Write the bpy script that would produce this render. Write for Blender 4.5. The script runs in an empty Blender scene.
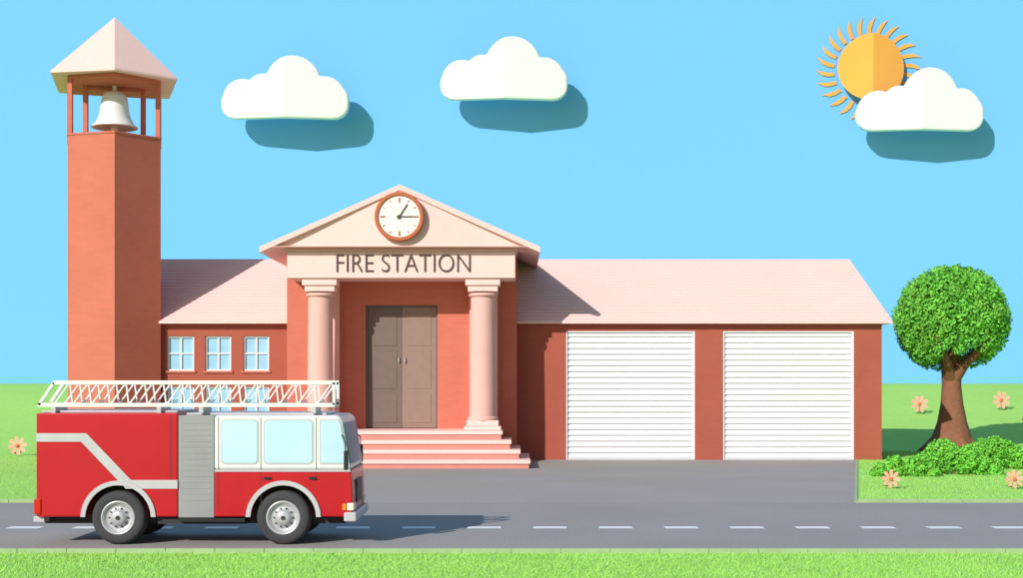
import bpy, math, random
import numpy as np
from mathutils import Vector, Matrix
random.seed(7); rng=np.random.default_rng(7)
scene=bpy.context.scene
scene.view_settings.view_transform='Standard'
scene.view_settings.look='None'
scene.view_settings.exposure=0

# ------------------------------------------------------------ materials
def lin(c):
    c/=255.0
    return c/12.92 if c<=0.04045 else ((c+0.055)/1.055)**2.4
def S(r,g,b,k=0.85): return (lin(r)*k,lin(g)*k,lin(b)*k,1)

def mat(name,col,rough=0.7,spec=0.3,metal=0.0,var=0.10,vscale=1.5,bump=0.0,bscale=20,coat=0.0,detail=4,attr=None,var2=0.0,v2scale=30):
    m=bpy.data.materials.new(name); m.use_nodes=True
    nt=m.node_tree; N=nt.nodes; L=nt.links
    b=N['Principled BSDF']
    b.inputs['Roughness'].default_value=rough
    b.inputs['Metallic'].default_value=metal
    b.inputs['Specular IOR Level'].default_value=spec
    b.inputs['Coat Weight'].default_value=coat
    b.inputs['Coat Roughness'].default_value=0.08
    tc=N.new('ShaderNodeTexCoord')
    def noisemul(prev,scale,amt):
        n=N.new('ShaderNodeTexNoise'); n.inputs['Scale'].default_value=scale; n.inputs['Detail'].default_value=detail
        L.new(tc.outputs['Object'],n.inputs['Vector'])
        mr=N.new('ShaderNodeMapRange'); mr.inputs['From Min'].default_value=0.3; mr.inputs['From Max'].default_value=0.7
        mr.inputs['To Min'].default_value=1-amt; mr.inputs['To Max'].default_value=1+amt
        L.new(n.outputs['Fac'],mr.inputs['Value'])
        mx=N.new('ShaderNodeMix'); mx.data_type='RGBA'; mx.blend_type='MULTIPLY'; mx.inputs['Factor'].default_value=1
        if isinstance(prev,tuple): mx.inputs['A'].default_value=prev
        else: L.new(prev,mx.inputs['A'])
        L.new(mr.outputs['Result'],mx.inputs['B'])
        return mx.outputs['Result']
    out=col
    if attr:
        a=N.new('ShaderNodeAttribute'); a.attribute_name=attr
        mx=N.new('ShaderNodeMix'); mx.data_type='RGBA'; mx.blend_type='MULTIPLY'; mx.inputs['Factor'].default_value=1
        mx.inputs['A'].default_value=col; L.new(a.outputs['Color'],mx.inputs['B']); out=mx.outputs['Result']
    out=noisemul(out,vscale,var)
    if var2>0: out=noisemul(out,v2scale,var2)
    L.new(out,b.inputs['Base Color'])
    if bump>0:
        n=N.new('ShaderNodeTexNoise'); n.inputs['Scale'].default_value=bscale; n.inputs['Detail'].default_value=5
        L.new(tc.outputs['Object'],n.inputs['Vector'])
        bp=N.new('ShaderNodeBump'); bp.inputs['Strength'].default_value=bump; bp.inputs['Distance'].default_value=0.03
        L.new(n.outputs['Fac'],bp.inputs['Height']); L.new(bp.outputs['Normal'],b.inputs['Normal'])
    return m

def brickmat(name,col,w=0.42,h=0.14,contrast=0.03):
    m=bpy.data.materials.new(name); m.use_nodes=True
    nt=m.node_tree; N=nt.nodes; L=nt.links; b=N['Principled BSDF']
    b.inputs['Roughness'].default_value=0.85; b.inputs['Specular IOR Level'].default_value=0.2
    tc=N.new('ShaderNodeTexCoord'); sp=N.new('ShaderNodeSeparateXYZ'); L.new(tc.outputs['Object'],sp.inputs[0])
    ad=N.new('ShaderNodeMath'); ad.operation='ADD'; L.new(sp.outputs['X'],ad.inputs[0]); L.new(sp.outputs['Y'],ad.inputs[1])
    cb=N.new('ShaderNodeCombineXYZ'); L.new(ad.outputs[0],cb.inputs['X']); L.new(sp.outputs['Z'],cb.inputs['Y'])
    br=N.new('ShaderNodeTexBrick'); L.new(cb.outputs[0],br.inputs['Vector'])
    br.inputs['Scale'].default_value=1; br.inputs['Brick Width'].default_value=w; br.inputs['Row Height'].default_value=h
    br.inputs['Mortar Size'].default_value=0.010; br.inputs['Mortar Smooth'].default_value=0.3
    c=col
    br.inputs['Color1'].default_value=tuple(x*(1+contrast) for x in c[:3])+(1,)
    br.inputs['Color2'].default_value=tuple(x*(1-contrast) for x in c[:3])+(1,)
    br.inputs['Mortar'].default_value=(c[0]*0.92,c[1]*1.0+.010,c[2]*1.0+.008,1)
    n=N.new('ShaderNodeTexNoise'); n.inputs['Scale'].default_value=0.5; n.inputs['Detail'].default_value=6
    L.new(tc.outputs['Object'],n.inputs['Vector'])
    mr=N.new('ShaderNodeMapRange'); mr.inputs['From Min'].default_value=.3; mr.inputs['From Max'].default_value=.7
    mr.inputs['To Min'].default_value=.96; mr.inputs['To Max'].default_value=1.04; L.new(n.outputs['Fac'],mr.inputs['Value'])
    mx=N.new('ShaderNodeMix'); mx.data_type='RGBA'; mx.blend_type='MULTIPLY'; mx.inputs['Factor'].default_value=1
    L.new(br.outputs['Color'],mx.inputs['A']); L.new(mr.outputs['Result'],mx.inputs['B']); L.new(mx.outputs['Result'],b.inputs['Base Color'])
    bp=N.new('ShaderNodeBump'); bp.inputs['Strength'].default_value=.15; bp.inputs['Distance'].default_value=.01; bp.invert=True
    L.new(br.outputs['Fac'],bp.inputs['Height']); L.new(bp.outputs['Normal'],b.inputs['Normal'])
    return m

M={}
M['brick']=brickmat('red_brick',S(164,86,70,1.05))
M['brick_light']=brickmat('terracotta_brick',S(208,118,98,.90))
M['roof']=mat('pink_roof',S(244,205,198,.93),rough=.8,var=.02,vscale=.6,var2=.02,v2scale=6,bump=.06)
M['stone']=mat('pink_stone',S(238,186,175,.87),rough=.75,var=.03,vscale=1.2,var2=.02,v2scale=14,bump=.06)
M['stone_light']=mat('pale_pink_stone',S(246,210,202,.90),rough=.75,var=.03,vscale=1.2,var2=.02,v2scale=14,bump=.06)
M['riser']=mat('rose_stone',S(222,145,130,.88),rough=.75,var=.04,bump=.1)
M['white']=mat('white_paint',(.72,.73,.74,1),rough=.45,var=.02)
M['shutter']=mat('white_shutter',(.76,.76,.77,1),rough=.5,var=.02,vscale=.8)
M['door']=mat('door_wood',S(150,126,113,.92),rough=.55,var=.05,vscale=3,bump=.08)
M['door_shade_frame']=mat('door_wood_shade_frame',S(120,104,96,.92),rough=.55,var=.05,vscale=3,bump=.08)  # same wood with half-shading painted into its colour for the left leaf; also frame
M['metal']=mat('brushed_metal',(.55,.55,.56,1),rough=.35,metal=.8,var=.04)
M['glass']=mat('window_glass',S(160,212,240,.85),rough=.08,spec=.6,var=.10,vscale=.7)
M['letter']=mat('letter_paint',S(90,74,74,.8),rough=.6,var=.03)
M['clock_ring']=mat('clock_ring',S(200,110,70,.85),rough=.4,var=.03)
M['clock_face']=mat('clock_face',(.74,.73,.70,1),rough=.5,var=.02)
M['red']=mat('fire_red_paint',(.50,.004,.018,1),rough=.32,spec=.35,var=.06,vscale=.9,coat=.25)
M['twhite']=mat('truck_white_paint',(.72,.72,.73,1),rough=.3,spec=.5,var=.03,coat=.3)
M['tgrey']=mat('truck_grey_panel',(.30,.30,.31,1),rough=.45,var=.05)
M['silver']=mat('silver_trim',(.50,.49,.52,1),rough=.4,spec=.4,var=.05)
M['tglass']=mat('truck_glass',S(192,224,245,.98),rough=.06,spec=.6,var=.09,vscale=1.0,coat=.2)
M['rubber']=mat('tyre_rubber',(.050,.050,.055,1),rough=.8,var=.1,bump=.2,bscale=40)
M['black']=mat('black_plastic',(.02,.02,.022,1),rough=.5,var=.1)
M['chassis']=mat('dark_chassis',(.04,.035,.04,1),rough=.7,var=.1)
M['rim']=mat('wheel_rim',(.50,.50,.52,1),rough=.35,metal=.3,var=.05)
M['amber']=mat('amber_lens',(.8,.25,.03,1),rough=.2,var=.05)
M['lamp']=mat('headlight_lens',(.8,.75,.62,1),rough=.1,var=.03)
M['tail']=mat('tail_lens',(.6,.02,.01,1),rough=.2,var=.05)
M['asphalt']=mat('asphalt',(.355,.332,.318,1),rough=.95,spec=.1,var=.04,vscale=.25,var2=.07,v2scale=18,bump=.12,bscale=30)
M['road']=mat('road_asphalt',(.335,.312,.300,1),rough=.95,spec=.1,var=.05,vscale=.2,var2=.08,v2scale=16,bump=.12,bscale=30)
M['paint']=mat('road_paint',(.82,.82,.80,1),rough=.7,var=.04,vscale=3,var2=.06,v2scale=25)
M['kerb']=mat('kerb_concrete',(.34,.46,.24,1),rough=.85,var=.08,vscale=2,bump=.2)
M['grass']=mat('grass_ground',S(155,203,102,1.18),rough=.95,spec=.05,var=.05,vscale=.12,var2=.05,v2scale=3.0,bump=.12,bscale=8)
M['blade']=mat('grass_blade',S(155,205,102,1.0),rough=.8,spec=.1,var=.08,vscale=.5)
M['leaf']=mat('tree_leaf',S(108,180,70,1.15),rough=.6,spec=.2,var=.1,vscale=1,attr='Col')
M['bushleaf']=mat('bush_leaf',S(112,188,72,1.15),rough=.6,spec=.2,var=.08,vscale=1,attr='Col')
M['bark']=mat('bark',S(132,88,66,1.05),rough=.9,var=.12,vscale=2,var2=.12,v2scale=9,bump=.5,bscale=8)
M['petal']=mat('flower_petal',S(248,175,158,.95),rough=.6,var=.05)
M['pistil']=mat('flower_centre',S(240,120,80,.9),rough=.6,var=.05)
M['stem']=mat('flower_stem',(.12,.33,.07,1),rough=.7,var=.05)
M['cloud']=mat('cloud_white',(.76,.77,.79,1),rough=1,spec=0,var=.01,vscale=.1)
M['sun_y']=mat('sun_orange',(.82,.38,.085,1),rough=.9,spec=0,var=.02,vscale=.1)
M['sky']=mat('sky_blue',(.172,.455,.90,1),rough=1,spec=0,var=.008,vscale=.008)
M['bell']=mat('bell_white',(.78,.79,.80,1),rough=.4,spec=.4,var=.03)

# ------------------------------------------------------------ mesh builder
class MB:
    def __init__(s): s.v=[]; s.f=[]
    def quad(s,*p):
        i=len(s.v); s.v+= [tuple(q) for q in p]; s.f.append(tuple(range(i,i+len(p))))
    def box(s,x0,x1,y0,y1,z0,z1):
        i=len(s.v)
        s.v+=[(x0,y0,z0),(x1,y0,z0),(x1,y1,z0),(x0,y1,z0),(x0,y0,z1),(x1,y0,z1),(x1,y1,z1),(x0,y1,z1)]
        for f in [(0,3,2,1),(4,5,6,7),(0,1,5,4),(1,2,6,5),(2,3,7,6),(3,0,4,7)]: s.f.append(tuple(i+k for k in f))
        return s
    def beam(s,a,b,w,h=None):
        h=h or w; a=Vector(a); b=Vector(b); d=(b-a).normalized()
        up=Vector((0,1,0)) if abs(d.y)<.9 else Vector((0,0,1))
        r=d.cross(up).normalized(); u=r.cross(d).normalized()
        i=len(s.v)
        for p in (a,b):
            for q in ((-1,-1),(1,-1),(1,1),(-1,1)):
                s.v.append(tuple(p+r*q[0]*w/2+u*q[1]*h/2))
        for f in [(3,2,1,0),(4,5,6,7),(0,1,5,4),(1,2,6,5),(2,3,7,6),(3,0,4,7)]: s.f.append(tuple(i+k for k in f))
        return s
    def prism(s,poly,y0,y1):
        i=len(s.v); n=len(poly)
        s.v+=[(p[0],y0,p[1]) for p in poly]+[(p[0],y1,p[1]) for p in poly]
        s.f.append(tuple(range(i,i+n))); s.f.append(tuple(range(i+2*n-1,i+n-1,-1)))
        for k in range(n):
            a=k; b=(k+1)%n; s.f.append((i+a,i+n+a,i+n+b,i+b))
        return s
    def zprism(s,poly,z0,z1,poly2=None):
        poly2=poly2 or poly
        i=len(s.v); n=len(poly)
        s.v+=[(p[0],p[1],z0) for p in poly]+[(p[0],p[1],z1) for p in poly2]
        s.f.append(tuple(range(i+n-1,i-1,-1))); s.f.append(tuple(range(i+n,i+2*n)))
        for k in range(n):
            a=k; b=(k+1)%n; s.f.append((i+a,i+b,i+n+b,i+n+a))
        return s
    def lathe(s,prof,c,axis='z',seg=40):
        i=len(s.v); n=len(prof)
        for k in range(seg):
            t=2*math.pi*k/seg
            for r,h in prof:
                if axis=='z': s.v.append((c[0]+r*math.cos(t),c[1]+r*math.sin(t),c[2]+h))
                else: s.v.append((c[0]+r*math.cos(t),c[1]+h,c[2]+r*math.sin(t)))
        for k in range(seg):
            for j in range(n-1):
                a=i+k*n+j; b=i+((k+1)%seg)*n+j; s.f.append((a,b,b+1,a+1))
        return s
    def tube(s,pts,rad,seg=12):
        i=len(s.v); n=len(pts)
        for k,p in enumerate(pts):
            p=Vector(p); d=(Vector(pts[min(k+1,n-1)])-Vector(pts[max(k-1,0)])).normalized()
            u=Vector((0,1,0)) if abs(d.y)<.9 else Vector((1,0,0)); r=d.cross(u).normalized(); u=r.cross(d)
            for j in range(seg):
                t=2*math.pi*j/seg; s.v.append(tuple(p+(r*math.cos(t)+u*math.sin(t))*rad[k]))
        for k in range(n-1):
            for j in range(seg):
                a=i+k*seg+j; b=i+k*seg+(j+1)%seg; s.f.append((a,b,b+seg,a+seg))
        s.f.append(tuple(range(i+(n-1)*seg,i+n*seg)))
        return s
    def make(s,name,m,parent=None,bevel=0,smooth=False,loc=None,fix=True):
        me=bpy.data.meshes.new(name); me.from_pydata(s.v,[],s.f); me.update()
        if fix:
            import bmesh
            bm=bmesh.new(); bm.from_mesh(me); bmesh.ops.recalc_face_normals(bm,faces=bm.faces); bm.to_mesh(me); bm.free()
        o=bpy.data.objects.new(name,me); scene.collection.objects.link(o)
        me.materials.append(M[m] if isinstance(m,str) else m)
        if parent: o.parent=parent
        if loc: o.location=loc
        if smooth:
            for p in me.polygons: p.use_smooth=True
        if bevel:
            b=o.modifiers.new('bevel','BEVEL'); b.width=bevel; b.segments=2; b.limit_method='ANGLE'; b.angle_limit=math.radians(40)
        return o
def empty(name,loc=(0,0,0)):
    e=bpy.data.objects.new(name,None); scene.collection.objects.link(e); e.location=loc; return e
def rrect(x0,x1,z0,z1,r=.08,n=4):
    P=[]
    for cx,cz,a0 in ((x1-r,z1-r,0),(x0+r,z1-r,90),(x0+r,z0+r,180),(x1-r,z0+r,270)):
        for k in range(n+1):
            a=math.radians(a0+90*k/n); P.append((cx+r*math.cos(a),cz+r*math.sin(a)))
    return P

# ------------------------------------------------------------ ground & sky
def sst(t): t=min(1,max(0,t)); return t*t*(3-2*t)
def gz(y): return 3.3*sst((y-8)/34)
g=MB(); ys=[-260,-120,-62,-34,-22,0,8]+[8+1.7*k for k in range(1,21)]+[60,100,180,310]
xs=[-1500,-600,-200,-60,-20,0,20,60,200,600,1500]
for y in ys:
    for x in xs: g.v.append((x,y,gz(y)))
n=len(xs)
for j in range(len(ys)-1):
    for i in range(n-1): g.f.append((j*n+i,j*n+i+1,(j+1)*n+i+1,(j+1)*n+i))
g.make('ground','grass',smooth=True)
s=MB(); s.quad((-1500,300,-5),(1500,300,-5),(1500,300,620),(-1500,300,620)); s.make('sky','sky',fix=False)

RY0,RY1=-34.15,-22.4
r=MB(); r.quad((-700,RY0,.008),(700,RY0,.008),(700,RY1,.008),(-700,RY1,.008)); r.make('road','road',fix=False)
d=MB(); d.quad((-10.4,RY1,.008),(9.96,RY1,.008),(15.53,0.02,.008),(-18.5,0.02,.008)); d.make('driveway','asphalt',fix=False)
m=MB()
k0=-3.25+.65
per=1.56
for i in range(-60,70):
    x=k0+i*per
    m.quad((x,-29.55,.013),(x+.79,-29.55,.013),(x+.79,-29.09,.013),(x,-29.09,.013))
m.make('road_marking','paint',fix=False)
kb=MB()
def kerbline(a,b,w=.12,h=.10):
    a=Vector(a);b=Vector(b);d=(b-a).normalized();nn=Vector((-d.y,d.x))*w
    L=(b-a).length; k=int(L/1.0) or 1
    for i in range(k):
        p=a+d*(L*i/k+.003); q=a+d*(L*(i+1)/k-.003)
        kb.zprism([(p.x,p.y),(q.x,q.y),(q.x+nn.x,q.y+nn.y),(p.x+nn.x,p.y+nn.y)],-.02,h)
kerbline((9.96,RY1),(60,RY1)); kerbline((-60,RY1),(-10.4,RY1)); kerbline((60,RY0),(-60,RY0),.10,.10)
# flush edging along the driveway
kerbline((9.96,RY1+.02),(15.53,-.05),.10,.03); kerbline((-10.4,RY1+.02),(-18.5,-.5),.10,.03)
kb.make('kerb','kerb',bevel=.012)

# ------------------------------------------------------------ fire station
fs=empty('fire_station')
Wm=MB()
def wall(mb,x0,x1,z0,z1,y,dep,ops):
    X=sorted(set([x0,x1]+[o[0] for o in ops]+[o[1] for o in ops])); Z=sorted(set([z0,z1]+[o[2] for o in ops]+[o[3] for o in ops]))
    for i in range(len(X)-1):
        for j in range(len(Z)-1):
            cx=(X[i]+X[i+1])/2; cz=(Z[j]+Z[j+1])/2
            if any(o[0]<cx<o[1] and o[2]<cz<o[3] for o in ops): continue
            mb.quad((X[i],y,Z[j]),(X[i+1],y,Z[j]),(X[i+1],y,Z[j+1]),(X[i],y,Z[j+1]))
    for a,b,c,e in ops:
        mb.quad((a,y,c),(a,y,e),(a,y+dep,e),(a,y+dep,c)); mb.quad((b,y,c),(b,y+dep,c),(b,y+dep,e),(b,y,e))
        mb.quad((a,y,e),(b,y,e),(b,y+dep,e),(a,y+dep,e)); mb.quad((a,y,c),(a,y+dep,c),(b,y+dep,c),(b,y,c))
wins=[]
for a,b in ((-15.44,-14.23),(-13.74,-12.57),(-12.03,-10.87)):
    wins.append((a,b,3.99,5.56)); wins.append((a,b,1.75,3.30))
gar=[(2.44,8.22,0,5.78),(9.48,15.35,0,5.78)]
wall(Wm,-18,-9.87,0,6.14,0,.3,wins)
wall(Wm,.24,16.6,0,6.14,0,.3,gar)
Wm.quad((16.6,0,0),(16.6,10,0),(16.6,10,6.14),(16.6,0,6.14))
Wm.quad((-18,10,0),(-18,0,0),(-18,0,6.14),(-18,10,6.14))
Wm.quad((16.6,10,0),(-18,10,0),(-18,10,6.14),(16.6,10,6.14))
Wm.make('walls','brick',fs,fix=False)
gl=MB(); fr=MB(); sl=MB()
for a,b,c,e in wins:
    gl.box(a,b,.17,.19,c,e)
    t=.075
    fr.box(a,a+t,.08,.165,c,e); fr.box(b-t,b,.08,.165,c,e); fr.box(a+t,b-t,.08,.165,e-t,e); fr.box(a+t,b-t,.08,.165,c,c+t)
    mx=(a+b)/2; fr.box(mx-.035,mx+.035,.10,.162,c+t,e-t); zz=c+(e-c)*.5
    fr.box(a+t,mx-.035,.105,.16,zz-.03,zz+.03); fr.box(mx+.035,b-t,.105,.16,zz-.03,zz+.03)
    sl.box(a-.08,b+.08,-.07,.078,c-.09,c-.002)
gl.make('window_glass','glass',fs); fr.make('window_frames','white',fs); sl.make('window_sills','brick_light',fs,bevel=.01)
sh=MB(); tr=MB()
for a,b,c,e in gar:
    ns=22; hh=(e-.06)/ns
    sh.box(a+.03,b-.03,.05,.2,0.0,.06)
    for k in range(ns):
        z=.06+k*hh; zt_=z+hh
        sh.quad((a,.08,z+.02),(b,.08,z+.02),(b,.095,z+hh*.64),(a,.095,z+hh*.64))
        sh.quad((a,.095,z+hh*.64),(b,.095,z+hh*.64),(b,.165,z+hh*.82),(a,.165,z+hh*.82))
        sh.quad((a,.165,z+hh*.82),(b,.165,z+hh*.82),(b,.165,zt_),(a,.165,zt_))
        if k<ns-1: sh.quad((a,.165,zt_),(b,.165,zt_),(b,.08,zt_+.02),(a,.08,zt_+.02))
    tr.box(a,a+.07,.02,.24,0,e-.0); tr.box(b-.07,b,.02,.24,0,e); tr.box(a+.07,b-.07,.02,.24,e-.07,e)
sh.make('garage_shutters','shutter',fs,fix=False); tr.make('garage_door_frames','white',fs)
def slab(mb,pts,t=.14):
    n=len(pts); i=len(mb.v)
    mb.v+=[tuple(p) for p in pts]+[(p[0],p[1],p[2]-t) for p in pts]
    mb.f.append(tuple(range(i,i+n))); mb.f.append(tuple(range(i+2*n-1,i+n-1,-1)))
    for k in range(n): a=k;b=(k+1)%n; mb.f.append((i+a,i+n+a,i+n+b,i+b))
rf=MB(); ez=6.20; rz=9.45
v=[(-18.2,-.4,ez),(16.98,-.4,ez),(16.98,10.4,ez),(-18.2,10.4,ez),(-18.2,5,rz),(16.36,5,rz)]
lo=[(p[0],p[1],ez-.10) for p in v[:4]]
rf.v=v+lo
rf.f=[(0,1,5,4),(1,2,5),(2,3,4,5),(3,0,4),(0,6,7,1),(1,7,8,2),(2,8,9,3),(3,9,6,0),(6,9,8,7)]
rf.make('main_roof','roof',fs)
ct=MB()
for k in range(1,20):
    t=k/20; y=-.4+5.4*t; z=ez+(rz-ez)*t
    ct.beam((-18.1,y,z-.006),(16.93-.6*t,y,z-.006),.05,.03)
ct.make('roof_courses','roof',fs)

# portico
XC=-4.7
pb=MB()
wall(pb,-9.87,.24,0,9.18,-1.2,.35,[(-6.42,-3.25,1.44,6.88)])
pb.quad((.24,-1.2,0),(.24,8,0),(.24,8,9.18),(.24,-1.2,9.18)); pb.quad((-9.87,8,0),(-9.87,-1.2,0),(-9.87,-1.2,9.18),(-9.87,8,9.18))
pb.quad((.24,8,0),(-9.87,8,0),(-9.87,8,9.18),(.24,8,9.18))
pb.make('portico_walls','brick_light',fs,fix=False)
for nm,a,b,mt in (('door_leaf',-6.34,-4.84,'door_shade_frame'),('door_leaf',-4.83,-3.33,'door')):  # left leaf's shade comes from its darker base colour
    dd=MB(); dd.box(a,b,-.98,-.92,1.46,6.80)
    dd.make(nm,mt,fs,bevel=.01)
    dp=MB()
    for z0,z1 in ((1.7,3.0),(3.2,4.9),(5.1,6.55)):
        dp.box(a+.22,b-.22,-1.0,-.985,z0,z1)
    dp.make('door_panel',mt,fs,bevel=.012)
df=MB(); df.box(-6.42,-6.34,-1.1,-.9,1.44,6.88); df.box(-3.33,-3.25,-1.1,-.9,1.44,6.88); df.box(-6.34,-3.33,-1.1,-.9,6.80,6.88)
df.make('door_frame','door_shade_frame',fs)
dh=MB()
for x in (-4.97,-4.70):
    dh.lathe([(0,-.09),(.045,-.09),(.05,-.04),(.02,-.03),(.02,0)],(x,-.985,4.45),'y',14); 
    dh.beam((x,-1.06,4.33),(x,-1.06,4.58),.035)
dh.make('door_handles','metal',fs)
e1=MB(); e1.box(XC-4.81,XC+4.86,-3.4,-1.205,7.9,9.02); e1.make('entablature','stone_light',fs,bevel=.02)
e2=MB(); e2.box(XC-4.9,XC+4.95,-3.46,-1.21,9.022,9.17); e2.make('entablature_cornice','stone',fs,bevel=.02)
gr=MB(); HX=5.9; AZ=11.80; BZ=9.16
slab(gr,[(XC-HX,-3.9,BZ+.02),(XC,-3.9,AZ),(XC,8.3,AZ),(XC-HX,8.3,BZ+.02)],.24)
slab(gr,[(XC,-3.9,AZ),(XC+HX,-3.9,BZ+.02),(XC+HX,8.3,BZ+.02),(XC,8.3,AZ)],.24)
gr.make('gable_roof','roof',fs)
ty=MB(); hx=5.42; tz=BZ+.03; az=AZ-.26
F=-3.86
ty.quad((XC-hx,-3.6,tz),(XC,F,tz),(XC,F,az)); ty.quad((XC,F,tz),(XC+hx,-3.6,tz),(XC,F,az))
ty.quad((XC-hx,-3.6,tz),(XC+hx,-3.6,tz),(XC,F,tz)); ty.quad((XC-hx,-3.0,tz),(XC+hx,-3.0,tz),(XC,-3.0,az))
ty.make('tympanum','stone_light',fs,fix=False)
so=MB(); so.box(XC-HX+.1,XC+HX-.1,-3.895,-1.2,BZ-.1+.115,BZ+.028+.02); so.make('pediment_base','stone',fs)
cz=10.42; cx=XC-.0
c=MB(); c.lathe([(0,.3),(1.0,.3),(1.04,.05),(1.04,-.1),(1.0,-.16),(.9,-.16),(.86,-.08),(.0,-.08)],(cx,-4.0,cz),'y',64); c.make('clock_ring','clock_ring',fs,smooth=False)
c=MB(); c.lathe([(0,-.095),(.86,-.095),(.86,-.05)],(cx,-4.0,cz),'y',64); c.make('clock_face','clock_face',fs)
c=MB()
for k in range(12):
    a=math.radians(30*k); l=.2 if k%3==0 else .1; w=.06 if k%3==0 else .03
    p=Vector((math.sin(a),0,math.cos(a)))
    c.beam(Vector((cx,-4.11,cz))+p*(.80-l),Vector((cx,-4.11,cz))+p*.80,w,.02)
c.make('clock_ticks','clock_ring',fs)
c=MB()
for a,l,w in ((33,.62,.045),(90,.58,.04)):
    a=math.radians(a); p=Vector((math.sin(a),0,math.cos(a)))
    c.beam(Vector((cx,-4.13,cz))-p*.12,Vector((cx,-4.13,cz))+p*l,w,.02)
c.lathe([(0,-.03),(.07,-.03),(.07,.03)],(cx,-4.13,cz),'y',20)
c.make('clock_hands','letter',fs)
for x in (XC-3.46,XC+3.48):
    c=MB(); c.lathe([(.54,0),(.55,1.2),(.54,2.6),(.51,5.3)],(x,-2.95,1.80),'z',48); c.make('column_shaft','stone',fs,smooth=True)
    c=MB(); c.box(x-.74,x+.74,-3.3-.0,-2.2,7.60,7.895); c.box(x-.64,x+.64,-3.22,-2.3,7.34,7.60-.002); c.make('column_capital','stone_light',fs,bevel=.03)
    c=MB(); c.lathe([(.48,0),(.6,.05),(.62,.12),(.5,.18)],(x,-2.95,7.10),'z',32); c.lathe([(.52,.42),(.64,.38),(.66,.26),(.6,.2)],(x,-2.95,1.62),'z',32); c.make('column_ring','stone',fs,smooth=True)
    c=MB(); c.box(x-.78,x+.78,-3.66+.0,-2.2,1.444,1.62); c.box(x-.68,x+.68,-3.55,-2.3,1.622,1.86); c.make('column_plinth','stone_light',fs,bevel=.03)
    c=MB(); c.box(x-.62,x+.62,-1.45,-1.203,1.45,7.89); c.make('pilaster','stone',fs,bevel=.02)
st=MB(); rs=MB()
hw=[5.46,5.07,4.70,4.33]
for k in range(4):
    y=-6.6+.85*k; zt=.36*(k+1); yb=-1.21
    rs.box(XC-hw[k]+.06,XC+hw[k]-.06,y+.06,yb,zt-.36+.002,zt-.16)
    st.box(XC-hw[k],XC+hw[k],y,yb,zt-.16+.001,zt-.0)
rs.make('stair_risers','riser',fs,bevel=.01); st.make('stair_treads','stone_light',fs,bevel=.015)
cu=bpy.data.curves.new('t','FONT'); cu.body='FIRE STATION'; cu.size=1; cu.extrude=.02; cu.offset=-.012
to=bpy.data.objects.new('t',cu); scene.collection.objects.link(to)
bpy.context.view_layer.update(); dg=bpy.context.evaluated_depsgraph_get()
me=bpy.data.meshes.new_from_object(to.evaluated_get(dg)); bpy.data.objects.remove(to)
co=np.array([v.co[:] for v in me.vertices]); mn=co.min(0); mxx=co.max(0)
for v_ in me.vertices:
    x,y,z=v_.co; v_.co=((x-mn[0])/(mxx[0]-mn[0])*5.68-2.84, -z, (y-mn[1])/(mxx[1]-mn[1])*.76-.38)
me.materials.clear(); me.materials.append(M['letter'])
to=bpy.data.objects.new('sign_lettering',me); scene.collection.objects.link(to); to.parent=fs; to.location=(XC+.12,-3.425,8.53)

# ------------------------------------------------------------ bell tower
bt=empty('bell_tower')
C=Vector((-17.82,.1)); vv=Vector((-.274,.962)); rr=Vector((.962,.274))
def P(a,b): q=C+rr*a+vv*b; return (q.x,q.y)
FO=1.2
def plan(s,ex=0): return [P(-1.98*s,-1.0*s-ex),P(0,-(1.0+FO)*s-ex),P(1.98*s,-1.0*s-ex),P(1.9*s,2.4*s),P(-1.9*s,2.4*s)]
b=MB(); b.zprism(plan(1),0,14.30); b.make('tower_shaft','brick_light',bt)
b=MB(); b.zprism(plan(1.02),14.302,14.40); b.make('belfry_floor','brick_light',bt,bevel=.02)
b=MB(); b.zprism(plan(1.0),16.78,16.94); b.make('belfry_lintel','brick_light',bt)
b=MB()
for q in (P(-1.87,-.92),P(1.87,-.92),P(-1.98,2.1),P(1.98,2.1)):
    x,y=q; b.beam((x,y,14.40),(x,y,16.78),.2)
b.make('belfry_posts','brick_light',bt)
b=MB()
for a in (-1.25,1.25):
    p=P(a,.3); b.beam((p[0],p[1],14.40),(p[0],p[1],16.78),.2)
p=P(-1.25,.3); q=P(1.25,.3); b.beam((p[0],p[1],16.70),(q[0],q[1],16.70),.14)
b.make('bell_frame','brick_light',bt)
rfp=[P(-2.68,-1.3),P(0,-2.6),P(2.68,-1.3),P(2.5,3.1),P(-2.5,3.1)]
b=MB(); ap=P(0,.3)
b.v=[(p[0],p[1],16.95) for p in rfp]+[(p[0],p[1],17.03) for p in rfp]+[(ap[0],ap[1],19.95)]
b.f=[(4,3,2,1,0)]+[(k,(k+1)%5,5+(k+1)%5,5+k) for k in range(5)]+[(5+k,5+(k+1)%5,10) for k in range(5)]
b.make('tower_roof','roof',bt)
p=P(0,-.1)
b=MB(); b.lathe([(0,1.66),(.24,1.64),(.44,1.54),(.55,1.36),(.60,1.08),(.64,.72),(.72,.42),(.86,.17),(1.02,.05),(1.02,0),(.88,0),(.6,.3),(.45,1.2),(0,1.4)],(p[0],p[1],14.88),'z',48)
b.make('bell','bell',bt,smooth=True)
b=MB(); b.lathe([(0,.16),(.12,.14),(.16,.0),(.12,-.14),(0,-.16)],(p[0],p[1],14.84),'z',16); b.beam((p[0],p[1],16.4),(p[0],p[1],16.8),.14); b.beam((p[0],p[1],14.8),(p[0],p[1],16.0),.05); b.make('bell_clapper','bell',bt)

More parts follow.
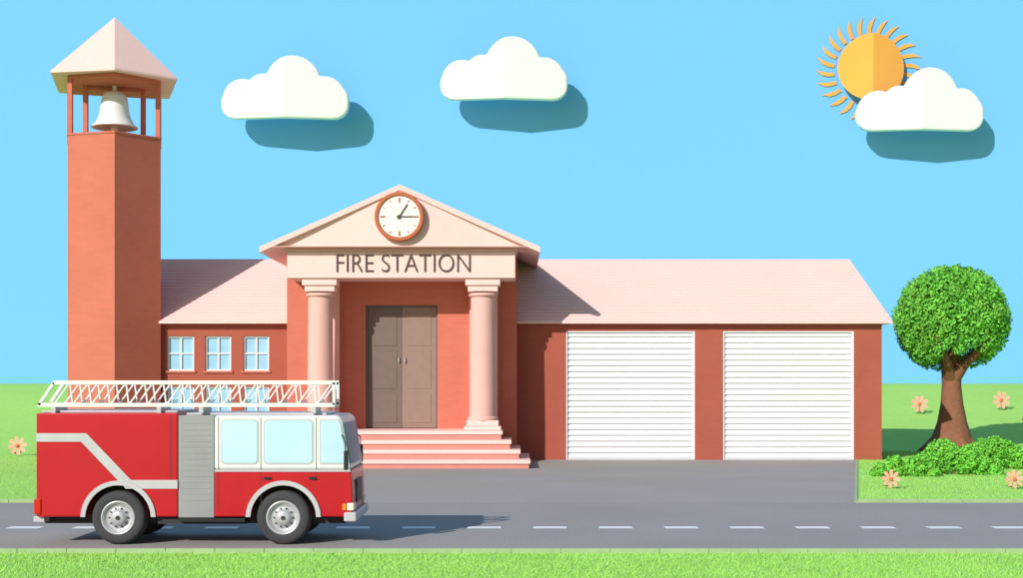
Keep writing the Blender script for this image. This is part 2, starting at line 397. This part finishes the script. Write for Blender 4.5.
# ------------------------------------------------------------ fire truck
ft=empty('fire_truck',(-10.17,-32.8,0))
W=2.4
def arc(cx,R,z0,cz=.575,n=18):
    P=[]
    a0=math.asin((z0-cz)/R)
    for k in range(n+1):
        a=a0+(math.pi-2*a0)*k/n; P.append((cx+R*math.cos(a),cz+R*math.sin(a)))
    return P
t=MB(); t.prism([(.06,.6),(.06,2.81),(3.075,2.81),(3.075,.6)]+arc(1.81,.72,.6),0,W); t.make('rear_body','red',ft,bevel=.03)
t=MB(); t.prism([(3.08,.58),(3.08,2.76),(3.845,2.76),(3.845,.58)],.02,W-.02); t.make('pump_panel','tgrey',ft,bevel=.015)
t=MB(); t.prism([(3.85,.6),(3.85,1.598),(6.915,1.598),(6.95,1.1),(6.95,.6)]+arc(5.32,.72,.6),0,W); t.make('cab_lower','red',ft,bevel=.03)
t=MB(); t.prism([(3.85,1.602),(3.85,2.76),(6.50,2.76),(6.62,2.73),(6.69,2.62),(6.90,1.602)],0,W); t.make('cab_upper','twhite',ft,bevel=.05)
t=MB(); t.box(.1,6.7,.45,W-.45,.42,.95); t.box(1.0,2.6,.45,W-.45,.95,1.4); t.box(4.55,6.1,.45,W-.45,.95,1.4); t.box(2.62,4.5,.12,W-.12,.44,.575); t.make('chassis','chassis',ft)
t=MB(); t.box(.14,3.02,.18,W-.18,2.812,2.86); t.box(3.2,6.2,.25,W-.25,2.762,2.81); t.make('roof_deck','silver',ft,bevel=.01)
gf=MB(); gk=MB(); sv=MB(); sm=MB(); bk=MB(); rb=MB()
for side in (0,1):
    def pr(mb,poly,o,i=0.0):
        if side==0: mb.prism(poly,-o,-i)
        else: mb.prism(poly,W+i,W+o)
    for a,b_ in ((4.02,4.76),(4.93,5.93)):
        pr(gk,rrect(a-.03,b_+.03,1.72,2.68,.10),.008); pr(gf,rrect(a,b_,1.75,2.65,.08),.014,.009)
    q=[(6.12,1.75),(6.12,2.65),(6.56,2.65),(6.62,2.56),(6.79,1.75)]
    pr(gk,[(6.09,1.72),(6.09,2.68),(6.58,2.68),(6.65,2.57),(6.83,1.72)],.008); pr(gf,q,.014,.009)
    pr(sv,[(.065,2.20),(1.02,2.20),(1.97,1.20),(3.07,1.20),(3.07,1.385),(2.08,1.385),(1.13,2.38),(.065,2.38)],.010)
    pr(sv,[(3.86,1.56),(6.90,1.56),(6.895,1.61),(3.86,1.61)],.010)
    for u,z0,z1 in ((2.92,1.42,2.76),(4.84,.75,2.72),(6.02,1.35,2.72),(3.94,.72,2.72)):
        pr(sm,[(u-.006,z0),(u+.006,z0),(u+.006,z1),(u-.006,z1)],.004)
    for cxx in (1.81,5.32):
        A=arc(cxx,.80,.6); B=arc(cxx,.70,.6)
        pr(sv,A+B[::-1],.035)
    for u in (4.90,5.86):
        pr(bk,rrect(u-.0,u+.16,1.40,1.45,.02),.035)
    for k in range(14):
        z=.95+k*.125; pr(rb,[(3.16,z),(3.77,z),(3.77,z+.03),(3.16,z+.03)],-.014,-.019) 
    pr(bk,[(3.1,.50),(4.5,.50),(4.5,.57),(3.1,.57)],.0,-.3)
gk.make('window_seals','silver',ft); gf.make('cab_windows','tglass',ft); sv.make('stripes_and_fenders','silver',ft); sm.make('panel_seams','chassis',ft); bk.make('handles_and_steps','black',ft); rb.make('pump_panel_ribs','tgrey',ft)
t=MB()
t.prism([(6.705,2.60),(6.895,1.72),(6.91,1.72),(6.72,2.60)],.15,W-.15); t.make('windscreen','tglass',ft)
t=MB(); t.box(6.72,7.06,-.03,W+.03,.50,.70); t.make('front_bumper','silver',ft,bevel=.03)
t=MB(); t.box(6.93,6.98,.7,W-.7,.85,1.35); t.make('grille','black',ft,bevel=.01)
t=MB(); 
for y in (-.02,W-.38): t.box(6.80,7.0,y,y+.40,.73,.90)
t.make('headlights','lamp',ft,bevel=.03)
t=MB()
for y in (-.025,W-.07): t.box(6.68,6.79,y,y+.095,.74,.88)
t.make('indicators','amber',ft,bevel=.01)
t=MB()
for y in (-.03,W-.1): t.box(.02,.17,y,y+.13,.66,.98)
t.make('tail_lights','tail',ft,bevel=.02)
t=MB(); t.box(-.03,.2,0.1,W-.1,.48,.6); t.make('rear_step','silver',ft,bevel=.01)
t=MB()
for y in (-.26,W+.26):
    yi=0 if y<0 else W
    t.beam((6.66,yi,2.35),(6.80,y,2.20),.03); t.beam((6.80,y,2.22),(6.82,y,1.6),.03)
    t.box(6.77,6.87,y-.10,y+.10,1.62,2.02)
t.make('mirrors','black',ft,bevel=.02)
for ch in ft.children:
    for v_ in ch.data.vertices:
        if v_.co.x>6.2: v_.co.x=6.2+(v_.co.x-6.2)*.78
for cxx in (1.81,5.32):
    for side in (0,1):
        sg=1 if side==0 else -1; y0=-.02 if side==0 else W+.02
        def pf(L): return [(r_,h*sg) for r_,h in L]
        t=MB(); t.lathe(pf([(.30,.06),(.34,.0),(.50,.0),(.555,.03),(.575,.09),(.575,.34),(.55,.40),(.3,.42)]),(cxx,y0,.583),'y',56); t.make('tyre','rubber',ft,smooth=True)
        t=MB(); t.lathe(pf([(.365,-.005),(.355,-.02),(.33,-.02),(.30,.04),(.22,.07),(.17,.03),(.15,-.01),(.10,-.03),(0,-.03)]),(cxx,y0,.583),'y',48); t.make('wheel_rim','rim',ft,smooth=True)
        t=MB()
        for k in range(10):
            a=2*math.pi*k/10; t.lathe([(0,-.02*sg),(.018,-.02*sg),(.018,.03*sg)],(cxx+.20*math.cos(a),y0+.045*sg,.583+.20*math.sin(a)),'y',8)
        t.lathe([(.045,-.035*sg),(.045,-.05*sg),(0,-.05*sg)],(cxx,y0,.583),'y',16)
        t.make('wheel_nuts','chassis',ft)
# ladder
t=MB(); zl,zt=2.98,3.46; u0,u1=.08,6.40
for y in (.12,.80):
    t.beam((u0-.02,y,zl),(u1,y,zl),.085,.06); t.beam((u0+.30,y,zt),(u1,y,zt),.085,.06); t.beam((u0,y,zl),(u0+.32,y,zt),.06)
    n=15; stp=(u1-u0-.32)/n
    for k in range(n):
        a=u0+.32+k*stp
        t.beam((a,y,zl),(a+stp*.85,y,zt),.032); t.beam((a+stp*.85,y,zt),(a+stp,y,zl),.032)
    t.beam((u1-.02,y,zl),(u1-.02,y,zt),.06)
for k in range(22):
    a=u0+.1+k*.288; t.beam((a,.12,zl),(a,.80,zl),.035)
t.make('ladder','twhite',ft)
t=MB()
for u in (.35,2.6,3.5,5.9):
    t.box(u,u+.10,.08,.9,2.80,2.935)
t.make('ladder_supports','silver',ft,bevel=.01)

# ------------------------------------------------------------ foliage
def foliage(name,clumps,nleaf,size,m,parent=None,base_z=None,lo=.88,hi=1.12,grad=None):
    allv=[];cols=[]
    for cl_ in clumps:
        cx_,cy_,cz_,cr=cl_[:4]; k=nleaf if len(cl_)<5 else cl_[4]
        p=rng.normal(size=(k,3)); p/=np.linalg.norm(p,axis=1)[:,None]; nrm=p.copy()
        p*= (cr*rng.uniform(.45,1.0,k)**.5)[:,None]
        p+=np.array([cx_,cy_,cz_])
        nrm=nrm+rng.normal(size=(k,3))*.5; nrm/=np.linalg.norm(nrm,axis=1)[:,None]
        a=np.cross(nrm,rng.normal(size=(k,3))); a/=np.linalg.norm(a,axis=1)[:,None]; b=np.cross(nrm,a)
        s_=(size*rng.uniform(.6,1.2,k))[:,None]
        q=np.stack([p-a*s_,p-b*s_*.6,p+a*s_,p+b*s_*.6],axis=1)
        br=rng.uniform(lo,hi); lv=br*rng.uniform(.85,1.15,k); yel=rng.uniform(.9,1.2)
        col=np.stack([lv*yel,lv,lv*.9,np.ones(k)],axis=1)
        if base_z is not None:
            keep=p[:,2]>base_z; q=q[keep]; col=col[keep]
        allv.append(q.reshape(-1,3)); cols.append(np.repeat(col,4,axis=0))
    V=np.concatenate(allv); Cc=np.concatenate(cols); nf=len(V)//4
    if base_z is not None: V[:,2]=np.maximum(V[:,2],base_z)
    me=bpy.data.meshes.new(name); me.from_pydata(V.tolist(),[],np.arange(nf*4).reshape(nf,4).tolist())
    ca=me.color_attributes.new('Col','FLOAT_COLOR','POINT'); ca.data.foreach_set('color',Cc.astype(np.float32).ravel())
    me.materials.append(M[m]); o=bpy.data.objects.new(name,me); scene.collection.objects.link(o)
    if parent: o.parent=parent
    return o
tr_=empty('tree',(22.0,7.2,0))
b=MB()
b.tube([(0,0,-.2),(0,0,.1),(.0,0,.35),(.02,0,.8),(.03,0,1.5),(.02,0,2.4),(0,0,3.3),(0,0,4.0),(0,0,4.5)],[1.55,1.35,1.15,.95,.72,.55,.47,.48,.38],18)
b.tube([(0,-.05,3.5),(-.42,-.6,4.4),(-.9,-1.5,5.0),(-1.35,-1.9,5.7)],[.36,.27,.19,.08],10)
b.tube([(0,-.05,3.5),(.45,-.6,4.4),(.95,-1.5,5.1),(1.45,-1.9,5.8)],[.36,.27,.19,.08],10)
b.tube([(0,0,4.2),(.05,-.3,5.2),(-.1,-.3,6.2),(.1,0,7.6)],[.36,.25,.16,.06],10)
b.tube([(-.5,-.6,4.6),(-1.3,-.2,5.0),(-1.9,.2,5.6)],[.12,.09,.04],8)
b.tube([(.5,-.6,4.6),(1.2,.1,5.1),(1.9,.3,5.7)],[.12,.09,.04],8)
for k in range(8):
    a=k*.785+.3; b.tube([(.6*math.cos(a),.6*math.sin(a),.7),(1.15*math.cos(a),1.15*math.sin(a),.2),(1.7*math.cos(a),1.7*math.sin(a),-.1)],[.34,.24,.08],8)
b.make('trunk','bark',tr_,smooth=True,fix=True)
cl=[]
R=2.86
for k in range(200):
    z=1-2*(k+.5)/200; th=k*2.39996; rad=math.sqrt(1-z*z); rr_=R-.42+random.uniform(-.07,.05)
    p=(rr_*rad*math.cos(th),rr_*rad*math.sin(th),6.62+rr_*z*.99)
    if p[2]<5.15 and p[1]<0.5 and abs(p[0])<1.1: continue
    cl.append((*p,random.uniform(.38,.50)))
for k in range(55):
    q=rng.normal(size=3); q/=np.linalg.norm(q); q*=R*.62*random.random()**.33
    if q[2]<-1.0: continue
    cl.append((q[0],q[1],6.6+q[2],.6))
foliage('crown',cl,220,.085,'leaf',tr_)
def bush(loc,lobes):
    e=empty('bush',loc); c=[]
    for dx,dy,z,r_ in lobes:
        c.append((dx,dy,z,r_*.92,int(2600*r_*r_)+250))
        for k in range(int(40*r_)+8):
            q=rng.normal(size=3); q/=np.linalg.norm(q); q[2]=abs(q[2]); c.append((dx+q[0]*r_*.85,dy+q[1]*r_*.85,z+q[2]*r_*.85,r_*.18+.05,50))
    foliage('leaves',c,60,.06,'bushleaf',e,base_z=.01,lo=.93,hi=1.07)
    s_=MB()
    for dx,dy,z,r_ in lobes:
        s_.tube([(dx*.3,dy,-.02),(dx*.8,dy,z),(dx,dy,z+r_*.6)],[.05,.035,.015],6)
    s_.make('stems','bark',e)
bush((14.55,-10.9,0),[(-.95,0,.1,.36),(-.35,.1,.22,.50),(.35,0,.2,.48),(.95,0,.08,.36)])
bush((16.45,-10.0,0),[(-.85,.1,.35,.50),(-.15,.2,.62,.70),(.6,0,.45,.6),(1.2,0,.25,.45),(1.7,-.1,.1,.32)])
bush((19.3,-6.6,0),[(-1.1,.1,.3,.48),(-.45,.1,.6,.62),(.25,.1,.62,.68),(.85,0,.42,.58),(1.35,0,.2,.4)])

def flower(px,py,rad,h):
    z0=gz(py); e=empty('flower',(px,py,z0))
    s_=MB(); s_.tube([(0,0,0),(.02,0,h*.5),(0,-.02,h)],[.022,.02,.016],6)
    s_.quad((0,0,h*.3),(.16,-.02,h*.5),(.3,-.02,h*.42),(.15,-.04,h*.3)); s_.quad((0,0,h*.2),(-.16,-.02,h*.42),(-.28,-.02,h*.36),(-.14,-.04,h*.2))
    s_.make('stem','stem',e,fix=False)
    p_=MB(); a0=random.uniform(0,1)
    for k in range(8):
        a=a0+2*math.pi*k/8; u=Vector((math.cos(a),0,math.sin(a))); w=Vector((-math.sin(a),0,math.cos(a)))
        c0=Vector((0,-.05,h)); pts=[]
        for t_,ww in ((.15,.05),(.5,.15),(.8,.20),(.95,.12)): pts.append(c0+u*rad*t_+w*rad*ww+Vector((0,-.03*t_ +.0,0)))
        pts.append(c0+u*rad*1.02+Vector((0,-.05,0)))
        for t_,ww in ((.95,-.12),(.8,-.20),(.5,-.15),(.15,-.05)): pts.append(c0+u*rad*t_+w*rad*ww+Vector((0,-.03*t_-.004*k,0)))
        p_.quad(*pts)
    p_.make('petals','petal',e,fix=False)
    c_=MB(); c_.lathe([(0,-.05),(rad*.14,-.045),(rad*.2,0),(rad*.15,.03)],(0,-.11,h),'y',14); c_.make('centre','pistil',e,smooth=True)
for a in ((12.35,-17.0,.31,.33),(16.3,-17.2,.31,.34),(25.3,24,.56,.65),(30.9,25.5,.56,.65),(30.3,19,.5,.6),(-23.4,3.6,.45,.48)):
    flower(*a)

def lawn(n,x0,x1,y0,y1,h,test):
    x=rng.uniform(x0,x1,n); y=rng.uniform(y0,y1,n); k=test(x,y); return x[k],y[k],np.full(k.sum(),h)
def edge(y): return 9.96+(15.53-9.96)*(y-RY1)/(-RY1)
parts=[lawn(60000,-13,13,-42,RY0-.15,.06,lambda x,y:abs(x)<(y+62.4)*.40),
       lawn(60000,9,32,RY1+.15,8,.065,lambda x,y:(x>edge(np.minimum(y,0))+.1)&((y<-.1)|(x>16.8))&(x<(y+62.4)*.40)),
       lawn(16000,-30,-10,RY1+.2,8,.065,lambda x,y:(x>-(y+62.4)*.40)&(x<-.305*(y+62.4)))]
x=np.concatenate([p[0] for p in parts]); y=np.concatenate([p[1] for p in parts]); h=np.concatenate([p[2] for p in parts])
n=len(x); h=h*rng.uniform(.5,1.3,n); a=rng.uniform(0,np.pi,n); w=.012
dx=np.cos(a)*w; dy=np.sin(a)*w*.5; lx=rng.normal(size=n)*.03; ly=rng.normal(size=n)*.03
V=np.stack([np.stack([x-dx,y-dy,np.zeros(n)],1),np.stack([x+dx,y+dy,np.zeros(n)],1),np.stack([x+lx,y+ly,h],1)],1).reshape(-1,3)
me=bpy.data.meshes.new('grass'); me.from_pydata(V.tolist(),[],np.arange(3*n).reshape(n,3).tolist()); me.materials.append(M['blade'])
o=bpy.data.objects.new('grass',me); scene.collection.objects.link(o)

# ------------------------------------------------------------ clouds & sun
def cloud(x0,ztop,k=1/3.88):
    mb=MB()
    T=1.1
    for cx_,cy_,r_ in ((242,97,19.5),(262,88,15),(293,83,27.5),(324,95,20),(330,98,17)):
        mb.lathe([(0,-T),(r_*k,-T),(r_*k,T),(0,T)],((cx_-283)*k,0,-(cy_-55)*k),'y',64)
    pts=rrect((221-283)*k,(347-283)*k,-(117-55)*k,-(86-55)*k,14.5*k,8)
    mb.prism(pts,-T,T)
    o=mb.make('tmp','cloud')
    md=o.modifiers.new('r','REMESH'); md.mode='VOXEL'; md.voxel_size=.28
    s2=o.modifiers.new('s','SMOOTH'); s2.factor=.5; s2.iterations=4
    bpy.context.view_layer.update(); dg=bpy.context.evaluated_depsgraph_get()
    me=bpy.data.meshes.new_from_object(o.evaluated_get(dg)); bpy.data.objects.remove(o)
    for v_ in me.vertices: v_.co.y+=abs(v_.co.x)*.15
    for p in me.polygons: p.use_smooth=True
    ob=bpy.data.objects.new('cloud',me); scene.collection.objects.link(ob)
    ob.location=(x0,290.3,ztop)
kk=352.7/1392
for px,pz in ((283,55),(503,36),(921,67)):
    cloud((px-511.5)*kk,3.45+(383-pz)*kk)
su=empty('sun',(93.0,298.0,3.45+315*359.9/1392))
R=8.6; N_=32
fold=.30
left=[( -R*math.sin(math.pi*k/N_), -2.75+fold*R*math.sin(math.pi*k/N_), R*math.cos(math.pi*k/N_)) for k in range(N_+1)]
right=[( R*math.sin(math.pi*k/N_), -2.75+fold*R*math.sin(math.pi*k/N_), R*math.cos(math.pi*k/N_)) for k in range(N_+1)]
c=MB(); c.quad(*left); c.quad(*right)
c.make('disc','sun_y',su,fix=False)
c=MB()
for k in range(26):
    a=2*math.pi*k/26; r0,r1=R*1.06,14.0
    def pt(r_,an): return (r_*math.sin(an),1.7,r_*math.cos(an))
    c.quad(pt(r0,a-.05),pt(r0+1.7,a-.038),pt(r0+3.2,a+.01),pt(r1,a+.12),pt(r0+2.8,a+.08),pt(r0+1.4,a+.055),pt(r0,a+.05))
c.make('rays','sun_y',su,fix=False)

# ------------------------------------------------------------ light, camera
el=math.radians(28); az_=math.radians(35)
dv=Vector((math.sin(az_)*math.cos(el),math.cos(az_)*math.cos(el),-math.sin(el)))
L=bpy.data.lights.new('sun_light','SUN'); L.energy=4.3; L.angle=math.radians(.5); L.color=(1,.965,.92)
lo_=bpy.data.objects.new('sun_light',L); scene.collection.objects.link(lo_); lo_.rotation_euler=dv.to_track_quat('-Z','Y').to_euler(); lo_.location=(-30,-60,50)
w=bpy.data.worlds.new('World'); scene.world=w; w.use_nodes=True
nt=w.node_tree; bg=nt.nodes['Background']; sk=nt.nodes.new('ShaderNodeTexSky'); sk.sky_type='NISHITA'; sk.sun_disc=False
sk.sun_elevation=el; sk.sun_rotation=math.radians(215)
nt.links.new(sk.outputs[0],bg.inputs[0]); bg.inputs[1].default_value=.08
cd=bpy.data.cameras.new('camera'); co_=bpy.data.objects.new('camera',cd); scene.collection.objects.link(co_)
co_.location=(0,-62.4,3.45); co_.rotation_euler=(math.radians(90),0,0)
cd.sensor_width=36; cd.lens=36*1392/1023; cd.shift_y=(383-289)/1023; cd.clip_end=4000; cd.clip_start=.5
scene.camera=co_
